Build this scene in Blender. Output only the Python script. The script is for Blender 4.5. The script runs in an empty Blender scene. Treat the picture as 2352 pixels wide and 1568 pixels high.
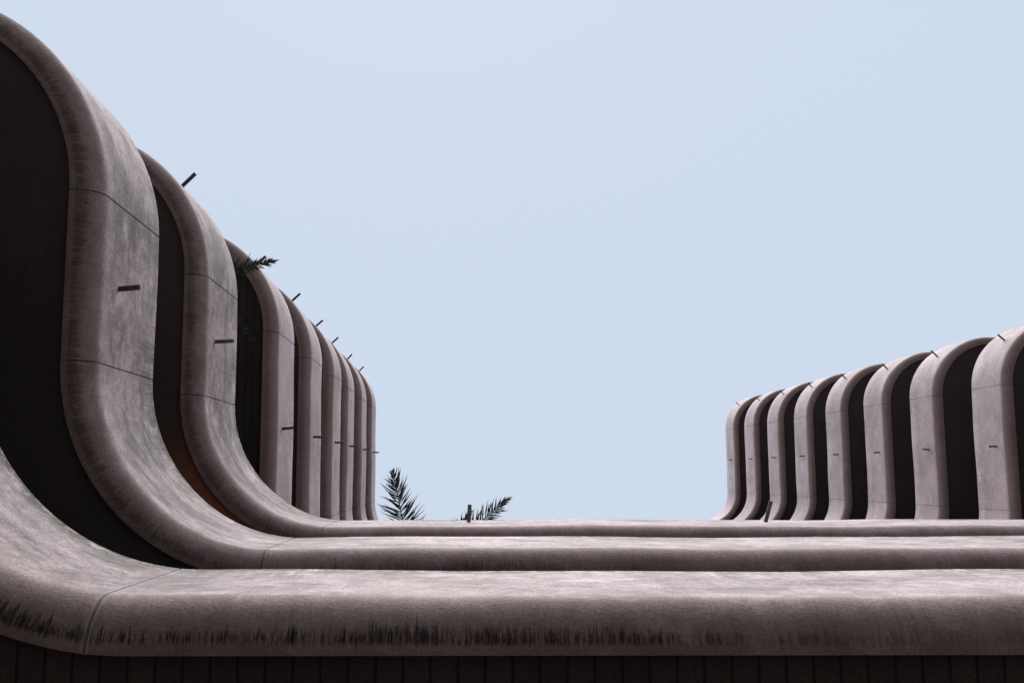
import bpy, bmesh, math, random
from mathutils import Vector, Matrix
random.seed(7)
U = 5.4; CAMZ = 1.6
scene = bpy.context.scene
col = scene.collection
def W(x, z, y):            # plan x, plan towards open court, height (in storey units)
    return Vector((x*U, -z*U, y*U + CAMZ))

# ------------------------------------------------------------------ materials
def new_mat(name):
    m = bpy.data.materials.new(name); m.use_nodes = True
    nt = m.node_tree; b = nt.nodes["Principled BSDF"]
    return m, nt, b
class N:
    def __init__(s, nt): s.nt = nt
    def add(s, t, **k):
        n = s.nt.nodes.new(t)
        for a, v in k.items(): setattr(n, a, v)
        return n
    def link(s, a, b): s.nt.links.new(a, b)
    def noise(s, vec, scale, detail=3, rough=.55):
        n = s.add('ShaderNodeTexNoise'); n.inputs['Scale'].default_value = scale
        n.inputs['Detail'].default_value = detail; n.inputs['Roughness'].default_value = rough
        s.link(vec, n.inputs['Vector']); return n.outputs['Fac']
    def mapping(s, vec, scale, loc=(0, 0, 0)):
        n = s.add('ShaderNodeMapping'); n.inputs['Scale'].default_value = scale; n.inputs['Location'].default_value = loc
        s.link(vec, n.inputs['Vector']); return n.outputs['Vector']
    def mr(s, v, a, b, c=0, d=1, smooth=True):
        n = s.add('ShaderNodeMapRange')
        if smooth: n.interpolation_type = 'SMOOTHSTEP'
        n.inputs[1].default_value = a; n.inputs[2].default_value = b
        n.inputs[3].default_value = c; n.inputs[4].default_value = d
        s.link(v, n.inputs[0]); return n.outputs[0]
    def math(s, op, a, b=None):
        n = s.add('ShaderNodeMath', operation=op)
        for i, v in enumerate((a, b)):
            if v is None: continue
            if isinstance(v, (int, float)): n.inputs[i].default_value = v
            else: s.link(v, n.inputs[i])
        return n.outputs[0]
    def mul(s, *a):
        r = a[0]
        for x in a[1:]: r = s.math('MULTIPLY', r, x)
        return r
    def mix(s, f, a, b, bt='MIX'):
        n = s.add('ShaderNodeMix', data_type='RGBA', blend_type=bt)
        if isinstance(f, (int, float)): n.inputs[0].default_value = f
        else: s.link(f, n.inputs[0])
        for i, v in ((6, a), (7, b)):
            if isinstance(v, tuple): n.inputs[i].default_value = (*v, 1)
            else: s.link(v, n.inputs[i])
        return n.outputs[2]

def concrete():
    m, nt, b = new_mat("weathered_concrete"); g = N(nt)
    tc = g.add('ShaderNodeTexCoord'); ob = tc.outputs['Object']
    uv = tc.outputs['UV']
    sep = g.add('ShaderNodeSeparateXYZ'); g.link(uv, sep.inputs[0]); v = sep.outputs[1]
    u2 = g.add('ShaderNodeUVMap', uv_map='EdgeMap'); s2 = g.add('ShaderNodeSeparateXYZ'); g.link(u2.outputs[0], s2.inputs[0])
    seam, td = s2.outputs[0], s2.outputs[1]
    so = g.add('ShaderNodeSeparateXYZ'); g.link(ob, so.inputs[0]); X = so.outputs[0]
    at = g.add('ShaderNodeAttribute', attribute_type='OBJECT', attribute_name='stain'); st = at.outputs['Fac']
    near = g.mr(st, .5, 1.1)          # lowest band
    dirty = g.mr(st, .28, .5)         # three lowest bands
    wx = g.mr(X, -.55, -1.5)          # sheltered wing above the walkway
    big = g.mr(g.noise(ob, .9, 4), .3, .7)
    c = g.mix(big, (.570, .478, .468), (.730, .635, .640))
    # patchy cement skin at several scales
    med = g.mr(g.noise(ob, 2.6, 8, .74), .43, .61)
    c = g.mix(g.mul(med, g.math('ADD', g.mul(dirty, .34), .22)), c, (.30, .252, .240))
    p2 = g.mr(g.noise(ob, 9, 6, .8), .42, .60)
    c = g.mix(g.math('ADD', g.mul(dirty, .36), .18), c, g.mix(p2, (.64, .62, .61), (1.08, 1.07, 1.07)), 'MULTIPLY')
    sp = g.mr(g.noise(ob, 95, 4, .9), .38, .62)
    c = g.mix(.72, c, g.mix(sp, (.46, .44, .44), (1.14, 1.13, 1.13)), 'MULTIPLY')
    worn = g.mr(g.noise(g.mapping(uv, (2.2, 4, 1), (7, 3, 0)), 1, 7, .75), .55, .66)
    c = g.mix(g.mul(worn, .46), c, (.84, .78, .795))
    # washes running down from the top edge
    w1 = g.mr(g.noise(g.mapping(uv, (15, 1.1, 1)), 1, 7, .8), .42, .60)
    gate1 = g.mr(g.noise(g.mapping(uv, (.7, .5, 1)), 1, 5, .65), .40, .60)
    topm = g.mr(td, .66, .02)
    c = g.mix(g.mul(w1, topm, gate1, g.math('ADD', g.mul(dirty, .6), .32)), c, (.080, .077, .064))
    w2 = g.mr(g.noise(g.mapping(uv, (20, 2.2, 1)), 1, 6, .8), .50, .72)
    c = g.mix(g.mul(w2, g.math('ADD', g.mul(dirty, .16), .12)), c, (.17, .145, .135))
    cl = g.mr(g.noise(g.mapping(uv, (1.4, 2.0, 1)), 1, 9, .78), .49, .61)
    c = g.mix(g.mul(cl, g.math('ADD', g.mul(dirty, .42), .15), g.mr(v, .28, .55)), c, (.13, .118, .106))
    # heavier soot on the sheltered wing
    cl2 = g.mr(g.noise(g.mapping(uv, (1.0, 1.6, 1), (11, 4, 0)), 1, 9, .82), .45, .58)
    c = g.mix(g.mul(cl2, wx, dirty, .60, g.mr(v, .2, .5)), c, (.098, .094, .078))
    # black-green growth along the upper arris
    ed = g.mr(td, .26, .0)
    gate = g.math('MINIMUM', g.math('ADD', g.mr(g.noise(g.mapping(uv, (.9, .2, 1)), 1, 4, .65), .43, .57), g.mul(near, wx, .8)), 1.0)
    brk = g.mr(g.noise(ob, 13, 7, .82), .42, .54)
    brk2 = g.math('MAXIMUM', g.mul(ed, brk), g.mul(g.mr(td, .035, .015), g.mr(g.noise(ob, 20, 4, .8), .36, .52)))
    c = g.mix(g.mul(brk2, gate, g.math('ADD', g.mul(dirty, .7), .25)), c, (.030, .035, .015))
    # bullnose: browner, with shade of its down-facing curve darkened into the colour
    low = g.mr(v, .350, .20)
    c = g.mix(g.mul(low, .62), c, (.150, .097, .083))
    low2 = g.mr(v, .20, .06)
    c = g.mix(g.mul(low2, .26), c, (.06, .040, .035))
    # drips: ragged streaks of varying length hanging above the lower lip
    gt = g.mr(g.noise(g.mapping(uv, (1.6, .0, 1)), 1, 6, .8), .38, .62)
    heavy = g.math('MAXIMUM', g.mr(g.math('ABSOLUTE', g.math('SUBTRACT', X, .12)), .85, .10), g.mr(X, -1.25, -1.55))
    fade = g.mr(X, 1.8, .45, .30, 1)
    lenn = g.mr(g.noise(g.mapping(uv, (42, 0, 1), (5, 0, 0)), 1, 5, .95), .36, .66, 0, 1, False)
    amp = g.math('ADD', g.math('ADD', g.mul(gt, .46), .22), g.mul(heavy, .36))
    topv = g.math('ADD', g.mul(lenn, amp, .135), .050)
    inside = g.mr(g.math('SUBTRACT', topv, v), -.010, .020)
    bot = g.mr(g.math('ADD', v, g.mul(lenn, .03)), .042, .062)
    pres = g.mr(g.math('ADD', g.noise(g.mapping(uv, (78, 5, 1)), 1, 5, .9), g.math('SUBTRACT', g.mul(amp, .18), .125)), .43, .51)
    tone = g.mr(g.noise(g.mapping(uv, (12, 4, 1)), 1, 4, .8), .35, .6, .70, .99)
    c = g.mix(g.mul(inside, bot, pres, fade, g.math('MINIMUM', g.mul(st, .90), 1.0), tone), c, (.009, .007, .007))
    # sparse thin dribbles
    d2 = g.mr(g.noise(g.mapping(uv, (85, 2.5, 1)), 1, 4, .8), .50, .70)
    z2 = g.mul(g.mr(v, .50, .08), g.math('ADD', g.mul(gt, .9), .1), g.math('ADD', g.mul(dirty, .6), .4))
    c = g.mix(g.mul(d2, z2, .50), c, (.05, .040, .036))
    # construction joints
    c = g.mix(g.mul(g.mr(seam, .05, .6), near, .18), c, (.66, .60, .60))
    c = g.mix(g.mul(g.mr(seam, .72, .95), .7), c, (.08, .07, .065))
    # hairline cracks
    vo = g.add('ShaderNodeTexVoronoi', feature='DISTANCE_TO_EDGE'); vo.inputs['Scale'].default_value = .7
    dn = g.add('ShaderNodeTexNoise'); dn.inputs['Scale'].default_value = 2.2; dn.inputs['Detail'].default_value = 6
    g.link(ob, dn.inputs['Vector'])
    vm = g.add('ShaderNodeMixRGB'); vm.inputs[0].default_value = .3
    g.link(ob, vm.inputs[1]); g.link(dn.outputs['Color'], vm.inputs[2]); g.link(vm.outputs[0], vo.inputs['Vector'])
    cr = g.mr(vo.outputs['Distance'], .003, .0)
    crg = g.mul(g.mr(g.noise(ob, .8, 2), .52, .60), g.mr(X, -.8, 0))
    c = g.mix(g.mul(cr, crg, .6), c, (.08, .07, .07))
    g.link(c, b.inputs['Base Color'])
    b.inputs['Roughness'].default_value = .85
    b.inputs['Specular IOR Level'].default_value = .25
    bp = g.add('ShaderNodeBump'); bp.inputs['Strength'].default_value = .5; bp.inputs['Distance'].default_value = .012
    hh = g.math('ADD', g.noise(ob, 60, 5, .75), g.mul(g.noise(ob, 3, 3), 2.0))
    g.link(hh, bp.inputs['Height']); g.link(bp.outputs[0], b.inputs['Normal'])
    return m

def boards(name, base, tint, ribbed=True, spot=None):
    m, nt, b = new_mat(name); g = N(nt)
    tc = g.add('ShaderNodeTexCoord'); ob = tc.outputs['Object']
    sep = g.add('ShaderNodeSeparateXYZ'); g.link(ob, sep.inputs[0])
    k = 1/.0965
    t = g.math('FRACT', g.mul(sep.outputs[0], k))
    groove = g.mr(g.math('ABSOLUTE', g.math('SUBTRACT', t, .5)), .42, .48)
    cell = g.math('FLOOR', g.mul(sep.outputs[0], k))
    wn = g.add('ShaderNodeTexWhiteNoise', noise_dimensions='1D'); g.link(cell, wn.inputs['W'])
    n1 = g.mr(g.noise(ob, 1.2, 4, .6), .3, .7)
    c = g.mix(n1, tuple(q*.88 for q in base), tuple(q*1.1 for q in base))
    if ribbed:
        c = g.mix(g.mul(wn.outputs['Value'], .4), c, tuple(q*.65 for q in base))
        c = g.mix(groove, c, tuple(q*.35 for q in base))
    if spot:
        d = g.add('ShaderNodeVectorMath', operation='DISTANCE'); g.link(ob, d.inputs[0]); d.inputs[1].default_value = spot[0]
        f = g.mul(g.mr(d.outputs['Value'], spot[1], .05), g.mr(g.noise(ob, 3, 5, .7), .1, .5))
        c = g.mix(f, c, tint)
    c = g.mix(.5, c, g.mix(g.mr(g.noise(ob, 110, 3, .8), .35, .65), (.4, .4, .4), (1.3, 1.3, 1.3)), 'MULTIPLY')
    g.link(c, b.inputs['Base Color']); b.inputs['Roughness'].default_value = .85
    b.inputs['Specular IOR Level'].default_value = .2
    if ribbed:
        bp = g.add('ShaderNodeBump'); bp.inputs['Strength'].default_value = .5; bp.inputs['Distance'].default_value = .01
        g.link(g.math('SUBTRACT', 1.0, groove), bp.inputs['Height']); g.link(bp.outputs[0], b.inputs['Normal'])
    return m

def plain(name, c0, c1, scale=8, rough=.7, metal=0):
    m, nt, b = new_mat(name); g = N(nt)
    tc = g.add('ShaderNodeTexCoord')
    c = g.mix(g.mr(g.noise(tc.outputs['Object'], scale, 5), .35, .65), c0, c1)
    g.link(c, b.inputs['Base Color']); b.inputs['Roughness'].default_value = rough
    b.inputs['Metallic'].default_value = metal
    return m

M_CON = concrete()
M_SOF = boards("dark_soffit_boards", (.058, .042, .039), None)
M_SOFD = boards("black_soffit_boards", (.042, .036, .036), None)
M_SOFP = boards("dark_plastered_soffit", (.060, .051, .053), None, False)
M_SOFR = boards("orange_tinted_soffit", (.070, .056, .056), (.52, .19, .085), False, (tuple(W(-.33, -.085, 1.71)), 1.35))  # orange tint, strongest at one spot and fading outward
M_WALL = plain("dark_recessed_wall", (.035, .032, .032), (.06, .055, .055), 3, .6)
M_PIPE = plain("stained_drain_pipe", (.03, .025, .025), (.08, .065, .06), 20, .8)
M_PIPE2 = plain("weathered_drain_pipe", (.06, .05, .048), (.13, .115, .11), 20, .8)
M_LEAF = plain("palm_leaf", (.012, .016, .008), (.030, .036, .017), 6, .6)
M_BARK = plain("palm_bark", (.06, .04, .03), (.13, .1, .07), 15, .9)
M_POT = plain("grey_planter", (.16, .15, .14), (.24, .22, .2), 6, .85)
M_SOIL = plain("soil", (.03, .02, .015), (.05, .035, .025), 20, .95)
M_ROOF = plain("roof_gravel", (.2, .19, .18), (.3, .29, .28), 20, .95)

# ------------------------------------------------------------------ helpers
def mk(name, bm, mat, parent=None, sharp=None):
    if sharp is not None:
        for f in bm.faces: f.smooth = True
        for e in bm.edges:
            if len(e.link_faces) == 2 and e.calc_face_angle(0) > sharp: e.smooth = False
    me = bpy.data.meshes.new(name); bm.to_mesh(me); bm.free()
    for mm in (mat if isinstance(mat, list) else [mat]): me.materials.append(mm)
    o = bpy.data.objects.new(name, me); col.objects.link(o)
    if parent: o.parent = parent
    return o

XL, XR = -.425, 2.118
RT = .265; RTL = .262; ZTL = .333; ZTR = .345
def path(zlow, rlow, left=True, right=True, xstart=None, seg=28):
    P = []
    def line(a, b, n):
        d = (b[0]-a[0], b[1]-a[1]); L = math.hypot(*d); t = (d[0]/L, d[1]/L)
        for i in range(n+1):
            k = i/n; P.append([a[0]+d[0]*k, a[1]+d[1]*k, t[0], t[1], 0])
    def arc(cx, cz, r, a0, a1, n):
        sg = 1 if a1 > a0 else -1
        for i in range(1, n):
            a = math.radians(a0+(a1-a0)*i/n)
            P.append([cx+r*math.cos(a), cz+r*math.sin(a), -math.sin(a)*sg, math.cos(a)*sg, 0])
    zs = zlow-rlow
    if left:
        line((-2.6, ZTL+RTL), (XL-RTL, ZTL+RTL), 4)
        arc(XL-RTL, ZTL, RTL, 90, 0, seg)
        line((XL, ZTL), (XL, zlow), 6)
        arc(XL+rlow, zlow, rlow, 180, 270, seg)
        line((XL+rlow, zs), (XR-rlow, zs), 30)
    else:
        line((xstart, zs), (XR-rlow, zs), 8)
    arc(XR-rlow, zlow, rlow, -90, 0, seg)
    line((XR, zlow), (XR, ZTR), 6)
    arc(XR+RT, ZTR, RT, 180, 90, seg)
    line((XR+RT, ZTR+RT), (4.6, ZTR+RT), 4)
    return P

def seams_for(zlow, rlow, left, back):
    zs = zlow-rlow
    s = [(XR, zlow), (XR, ZTR), (XR-rlow, zs)]
    if left:
        a = math.radians(270-back)
        s += [(XL, ZTL), (XL, zlow), (XL+rlow+rlow*math.cos(a), zlow+rlow*math.sin(a))]
    return s

def stations(P, seams):
    out = []; s = 0; prev = None
    hits = {min(range(len(P)), key=lambda k: math.hypot(P[k][0]-q[0], P[k][1]-q[1])) for q in seams}
    for k, p in enumerate(P):
        if prev: s += math.hypot(p[0]-prev[0], p[1]-prev[1])*U
        prev = p
        if k in hits:
            for off, ins, sm in ((-.024, 0, 0), (-.007, 0, .6), (-.003, .005, 1), (.003, .005, 1), (.007, 0, .6), (.024, 0, 0)):
                out.append((p[0]+p[2]*off/U, p[1]+p[3]*off/U, p[2], p[3], s+off, ins/U, sm))
        else: out.append((*p[:4], s, 0, 0))
    return out

def sweep(name, st, sec, base, mat, parent, sharp=.6, wob=0):
    bm = bmesh.new(); uvl = bm.loops.layers.uv.new("UVMap"); uv2 = bm.loops.layers.uv.new("EdgeMap")
    n = len(sec); vs = [0]; top = max(h for a, h in sec)
    for i in range(n):
        a, b = sec[i], sec[(i+1) % n]; vs.append(vs[-1]+math.hypot(a[0]-b[0], a[1]-b[1])*U)
    rings = []
    for (x, z, tx, tz, s, ins, sm) in st:
        nx, nz = -tz, tx; r = []
        w = wob*(math.sin(s*1.7+base*9)+.6*math.sin(s*3.9+base*23))/U
        for (a, h) in sec:
            aa = a-ins+(w if a > -.031 else 0); hh = h+(ins if h < .02 else w*.6)
            r.append(bm.verts.new(W(x+nx*aa, z+nz*aa, base+hh)))
        rings.append(r)
    so = base*37.3
    for k in range(len(rings)-1):
        for i in range(n):
            j = (i+1) % n
            f = bm.faces.new((rings[k][i], rings[k+1][i], rings[k+1][j], rings[k][j]))
            for lp, (kk, ii, vi) in zip(f.loops, ((k, i, i), (k+1, i, i), (k+1, j, i+1), (k, j, i+1))):
                lp[uvl].uv = (st[kk][4]+so, vs[vi]); lp[uv2].uv = (st[kk][6], (top-sec[ii][1])*U)
    bm.faces.new(rings[0]); bm.faces.new(rings[-1][::-1])
    bmesh.ops.recalc_face_normals(bm, faces=bm.faces)
    return mk(name, bm, mat, parent, sharp)

def band_section(t, r=.031):
    s = [(-.034, 0), (-r, 0)]
    for i in range(1, 10):
        a = math.radians(i*9); s.append((-r+r*math.sin(a), r-r*math.cos(a)))
    s.append((0, r))
    for k in (.35, .7): s.append((0, r+(t-r-.006)*k))
    s += [(0, t-.005), (-.0015, t-.0015), (-.005, t), (-.034, t)]
    return s

def box(name, x0, x1, z0, z1, y0, y1, mat, parent):
    bm = bmesh.new()
    v = [bm.verts.new(W(x, z, y)) for x in (x0, x1) for z in (z0, z1) for y in (y0, y1)]
    for f in ((0,1,3,2),(4,6,7,5),(0,4,5,1),(2,3,7,6),(0,2,6,4),(1,5,7,3)): bm.faces.new([v[i] for i in f])
    bmesh.ops.recalc_face_normals(bm, faces=bm.faces)
    return mk(name, bm, mat, parent)

# ------------------------------------------------------------------ building
B = bpy.data.objects.new("apartment_building", None); col.objects.link(B)
B["label"] = "curved brutalist apartment building with stacked weathered concrete balcony bands"
B["category"] = "building"

def tube_mesh(L, r=.019):
    bm = bmesh.new(); k = 16
    def ring(rad, z): return [bm.verts.new((rad*math.cos(2*math.pi*i/k), rad*math.sin(2*math.pi*i/k), z)) for i in range(k)]
    R = [ring(r, -.03), ring(r, L-.002), ring(r-.002, L), ring(r-.006, L), ring(r-.007, L-.09)]
    for a, b in zip(R, R[1:]):
        for i in range(k): bm.faces.new((a[i], a[(i+1) % k], b[(i+1) % k], b[i]))
    bm.faces.new(R[-1])
    for f in bm.faces: f.smooth = True
    bmesh.ops.recalc_face_normals(bm, faces=bm.faces)
    me = bpy.data.meshes.new("drain_spout"); bm.to_mesh(me); bm.free(); me.materials.append(M_PIPE); return me
TUBE = tube_mesh(.165)
TUBE2 = TUBE.copy(); TUBE2.materials[0] = M_PIPE2
def spout(parent, x, z, y, dx, dz, dy=-.06, pale=False, sc=1):
    o = bpy.data.objects.new("drain_spout", TUBE2 if pale else TUBE); col.objects.link(o)
    j = random.uniform(-.09, .09)
    d = W(dx+j*dz, dz-j*dx, dy+random.uniform(-.04, .04))-W(0, 0, 0)
    o.rotation_mode = 'QUATERNION'; o.rotation_quaternion = d.to_track_quat('Z', 'Y')
    o.location = W(x, z, y); o.scale = (1, 1, sc*random.uniform(.9, 1.1)); o.parent = parent

levels = [(.680, .900), (1.18, 1.43), (1.695, 1.96)] + \
         [(t-.26, t) for t in (2.655, 3.20, 3.73, 4.20, 4.78, 5.33, 5.89, 6.45, 7.01, 7.57, 8.11)]
def lvl_path(i):
    if i == 0: return .13, .212, True
    if i < 3: return .13, .2155, True
    if i < 9: return -.14, .225, True
    return -.14, .225, False
for i, (yb, yt) in enumerate(levels):
    zl, rl, left = lvl_path(i)
    P = path(zl, rl, left, True, .1)
    st = stations(P, seams_for(zl, rl, left, (5.0, 3.2, 3.2)[i] if i < 3 else 0))
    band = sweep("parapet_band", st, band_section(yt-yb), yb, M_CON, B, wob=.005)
    band["stain"] = (1.2, .66, .55)[i] if i < 3 else .28
    plainst = [(*p[:4], k*.1, 0, 0) for k, p in enumerate(P)]
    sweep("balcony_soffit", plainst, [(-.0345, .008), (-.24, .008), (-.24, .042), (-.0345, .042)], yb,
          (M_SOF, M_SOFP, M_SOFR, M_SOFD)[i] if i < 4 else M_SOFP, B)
    low = levels[i-1][0]+.0425 if i else -CAMZ/U
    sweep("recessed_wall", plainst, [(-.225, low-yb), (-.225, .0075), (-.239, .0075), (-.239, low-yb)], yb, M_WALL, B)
    h = .085; c45 = math.sqrt(.5); yy = yb+h
    zm = .229 if i < 3 else .108
    if left:
        if i: spout(band, XL, zm, yy, 1, 0, pale=(i == 2))
        if i >= 2: spout(band, XL-RTL*(1-c45), ZTL+RTL*c45, yb+.12, c45, c45)
    spout(band, XR, zm, yy, -1, 0, sc=1.0)
    spout(band, XR+RT*(1-c45), ZTR+RT*c45, yb+.12, -c45, c45, sc=1.2)
    if i == 2:
        spout(band, .020, zl-rl, 1.87, 0, 1, pale=True)
        spout(band, .556, zl-rl, 1.87, .25, 1, pale=True, sc=1.25)
box("terrace_floor", -.20, 1.9, -.61, -.328, 1.710, 1.7365, M_ROOF, B)
box("roof", -2.5, -.668, -1.6, .36, 5.12, 5.15, M_ROOF, B)
box("roof", -.664, .095, -1.6, -.602, 5.12, 5.15, M_ROOF, B)
box("roof", 2.36, 4.5, -1.6, .36, 7.90, 7.93, M_ROOF, B)
box("roof", .1, 2.356, -1.6, -.602, 7.90, 7.93, M_ROOF, B)
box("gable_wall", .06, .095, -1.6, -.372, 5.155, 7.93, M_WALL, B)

# ------------------------------------------------------------------ palms
def frond(bm, a, b, droop, wid, n=64):
    a, b = Vector(a), Vector(b); ax = b-a; d = ax.normalized()
    mid = (a+b)/2+Vector((random.uniform(-.05, .05), random.uniform(-.05, .05), droop))
    def pt(t): return a*(1-t)**2+mid*2*t*(1-t)+b*t*t
    side0 = d.cross(Vector((0, 0, 1)))
    if side0.length < .1: side0 = Vector((1, 0, 0))
    side0.normalize()
    prev = None
    for i in range(n+1):
        t = i/n; p = pt(t); r = .011*(1-t)+.003
        ring = [bm.verts.new(p+side0*r*math.cos(q)+Vector((0, 0, 1))*r*math.sin(q)) for q in (0, 2.1, 4.2)]
        if prev:
            for k in range(3): bm.faces.new((prev[k], prev[(k+1) % 3], ring[(k+1) % 3], ring[k]))
        prev = ring
        if t < .12: continue
        tan = (pt(min(1, t+.01))-pt(max(0, t-.01))).normalized()
        for sg in (-1, 1):
            if random.random() < .05: continue
            ll = wid*(math.sin(math.pi*min(1, .16+t*.84))**.6*.8+.25*(1-t))*random.uniform(.62, 1.25)
            ang = math.radians(66-36*t+random.uniform(-14, 14))
            dr = (tan*math.cos(ang)+side0*sg*math.sin(ang)+Vector((0, 0, random.uniform(-.35, .45)))).normalized()
            wv = dr.cross(Vector((0, 0, 1))).normalized()*.0088+Vector((0, 0, random.uniform(-.006, .006)))
            bend = (tan*random.uniform(-.02, .06))
            q0 = p; q1 = p+dr*ll*.4; q2 = p+dr*ll+Vector((0, 0, -ll*.12))+bend
            v = [bm.verts.new(x) for x in (q0-wv*.5, q0+wv*.5, q1+wv, q2, q1-wv)]
            bm.faces.new(v)
def palm(label, x, z, floor, crown, tips, wid):
    E = bpy.data.objects.new("palm_tree", None); col.objects.link(E); E.location = W(x, z, floor)+Vector((0, 0, .52))
    E["label"] = label; E["category"] = "palm"; E["group"] = "potted palms on the balconies"
    base = W(x, z, floor)+Vector((0, 0, .5)); top = W(*crown)
    bm = bmesh.new(); prev = None
    for i in range(13):
        t = i/12; p = base.lerp(top, t)-E.location; r = (.055-.02*t)*(1.15 if i % 2 else 1)
        ring = [bm.verts.new(p+Vector((r*math.cos(k*math.pi/5), r*math.sin(k*math.pi/5), 0))) for k in range(10)]
        if prev:
            for k in range(10): bm.faces.new((prev[k], prev[(k+1) % 10], ring[(k+1) % 10], ring[k]))
        prev = ring
    bm.faces.new(prev)
    mk("trunk", bm, M_BARK, E, .9)
    bm = bmesh.new()
    for tp in tips:
        frond(bm, top-E.location, W(*tp[0])-E.location, tp[1], tp[2] if len(tp) > 2 else wid)
    mk("crown", bm, M_LEAF, E)
    bm = bmesh.new(); o = W(x, z, floor); k = 24
    prof = [(.20, 0), (.27, .48), (.29, .48), (.29, .54), (.26, .54), (.255, .49)]
    rings = [[bm.verts.new(Vector((r*math.cos(2*math.pi*i/k), r*math.sin(2*math.pi*i/k), h))) for i in range(k)] for r, h in prof]
    for a, b in zip(rings, rings[1:]):
        for i in range(k): bm.faces.new((a[i], a[(i+1) % k], b[(i+1) % k], b[i]))
    bm.faces.new(rings[0][::-1]); f = bm.faces.new(rings[-1]); f.material_index = 1
    pl = mk("planter", bm, [M_POT, M_SOIL]); pl.location = o+Vector((0, 0, .003))
    pl["label"] = "round grey planter holding a palm behind the parapet"; pl["category"] = "plant pot"
    pl["group"] = "planters on the balconies"
palm("dark green potted palm with fronds leaning over the terrace parapet", -.10, -.215, 1.738, (-.095, -.20, 2.12),
     [((-.147, .008, 2.30), .10, .36), ((.116, -.052, 2.30), .14, .26), ((.03, -.080, 2.25), .06, .2), ((-.33, -.18, 2.25), .15), ((-.25, -.36, 2.25), .15),
      ((.0, -.42, 2.28), .15), ((.12, -.28, 2.22), .15), ((-.12, -.3, 2.4), .1)], .25)
palm("dark palm with one frond reaching out past a concrete band", -.565, .40, 1.738, (-.56, .405, 2.10),
     [((-.398, .462, 2.20), .05, .18), ((-.438, .283, 2.18), .12, .15), ((-.60, .25, 2.22), .12),
      ((-.63, .45, 2.25), .1), ((-.56, .30, 2.33), .06)], .18)

# ------------------------------------------------------------------ ground
m, nt, b = new_mat("paving"); g = N(nt)
tc = g.add('ShaderNodeTexCoord'); br = g.add('ShaderNodeTexBrick'); br.inputs['Scale'].default_value = 1.0
br.inputs['Color1'].default_value = (.13, .112, .105, 1); br.inputs['Color2'].default_value = (.17, .148, .14, 1)
br.inputs['Mortar'].default_value = (.06, .06, .06, 1); br.inputs['Mortar Size'].default_value = .01
g.link(tc.outputs['Object'], br.inputs['Vector']); g.link(br.outputs['Color'], b.inputs['Base Color'])
b.inputs['Roughness'].default_value = .9
bm = bmesh.new()
bm.faces.new([bm.verts.new(p) for p in ((-600, -600, 0), (600, -600, 0), (600, 600, 0), (-600, 600, 0))])
G = mk("ground", bm, m); G["kind"] = "structure"; G["label"] = "grey paved courtyard ground around the building"; G["category"] = "ground"

# ------------------------------------------------------------------ light
wd = bpy.data.worlds.new("World"); scene.world = wd; wd.use_nodes = True
nt = wd.node_tree; g = N(nt); bg = nt.nodes["Background"]
SUN_EL, SUN_AZ = math.radians(52), math.radians(183)   # azimuth clockwise from +Y
sky = g.add('ShaderNodeTexSky', sky_type='NISHITA'); sky.sun_disc = False
sky.sun_elevation = SUN_EL; sky.sun_rotation = SUN_AZ; sky.dust_density = 1; sky.air_density = 1
mx = g.mix(.92, sky.outputs[0], (6.6, 7.5, 8.95))
g.link(mx, bg.inputs['Color']); bg.inputs['Strength'].default_value = .1
sl = bpy.data.lights.new("sun", 'SUN'); sl.energy = 5.0; sl.angle = math.radians(44); sl.color = (1, .96, .965)
so = bpy.data.objects.new("sun", sl); col.objects.link(so)
sd = Vector((math.sin(SUN_AZ)*math.cos(SUN_EL), math.cos(SUN_AZ)*math.cos(SUN_EL), math.sin(SUN_EL)))
so.rotation_mode = 'QUATERNION'; so.rotation_quaternion = sd.to_track_quat('Z', 'Y'); so.location = (0, 0, 80)

# ------------------------------------------------------------------ camera
cd = bpy.data.cameras.new("camera"); cam = bpy.data.objects.new("camera", cd); col.objects.link(cam)
cd.sensor_width = 36; cd.lens = 36; cd.clip_end = 3000; cd.clip_start = .05
th = math.atan(304/2352); yaw = math.radians(.5); cd.shift_x = .0442
fw = Vector((math.cos(th)*math.sin(yaw), math.cos(th)*math.cos(yaw), math.sin(th)))   # (x, height, z)
F = Vector((fw.x, -fw.z, fw.y)).normalized()
Rt = Vector((math.cos(yaw), 0, -math.sin(yaw)))
Up = Rt.cross(F).normalized()
mat = Matrix((Rt, Up, -F)).transposed().to_4x4(); mat.translation = (0, 0, CAMZ)
cam.matrix_world = mat
scene.camera = cam
scene.view_settings.view_transform = 'Standard'; scene.view_settings.look = 'None'; scene.view_settings.exposure = 0
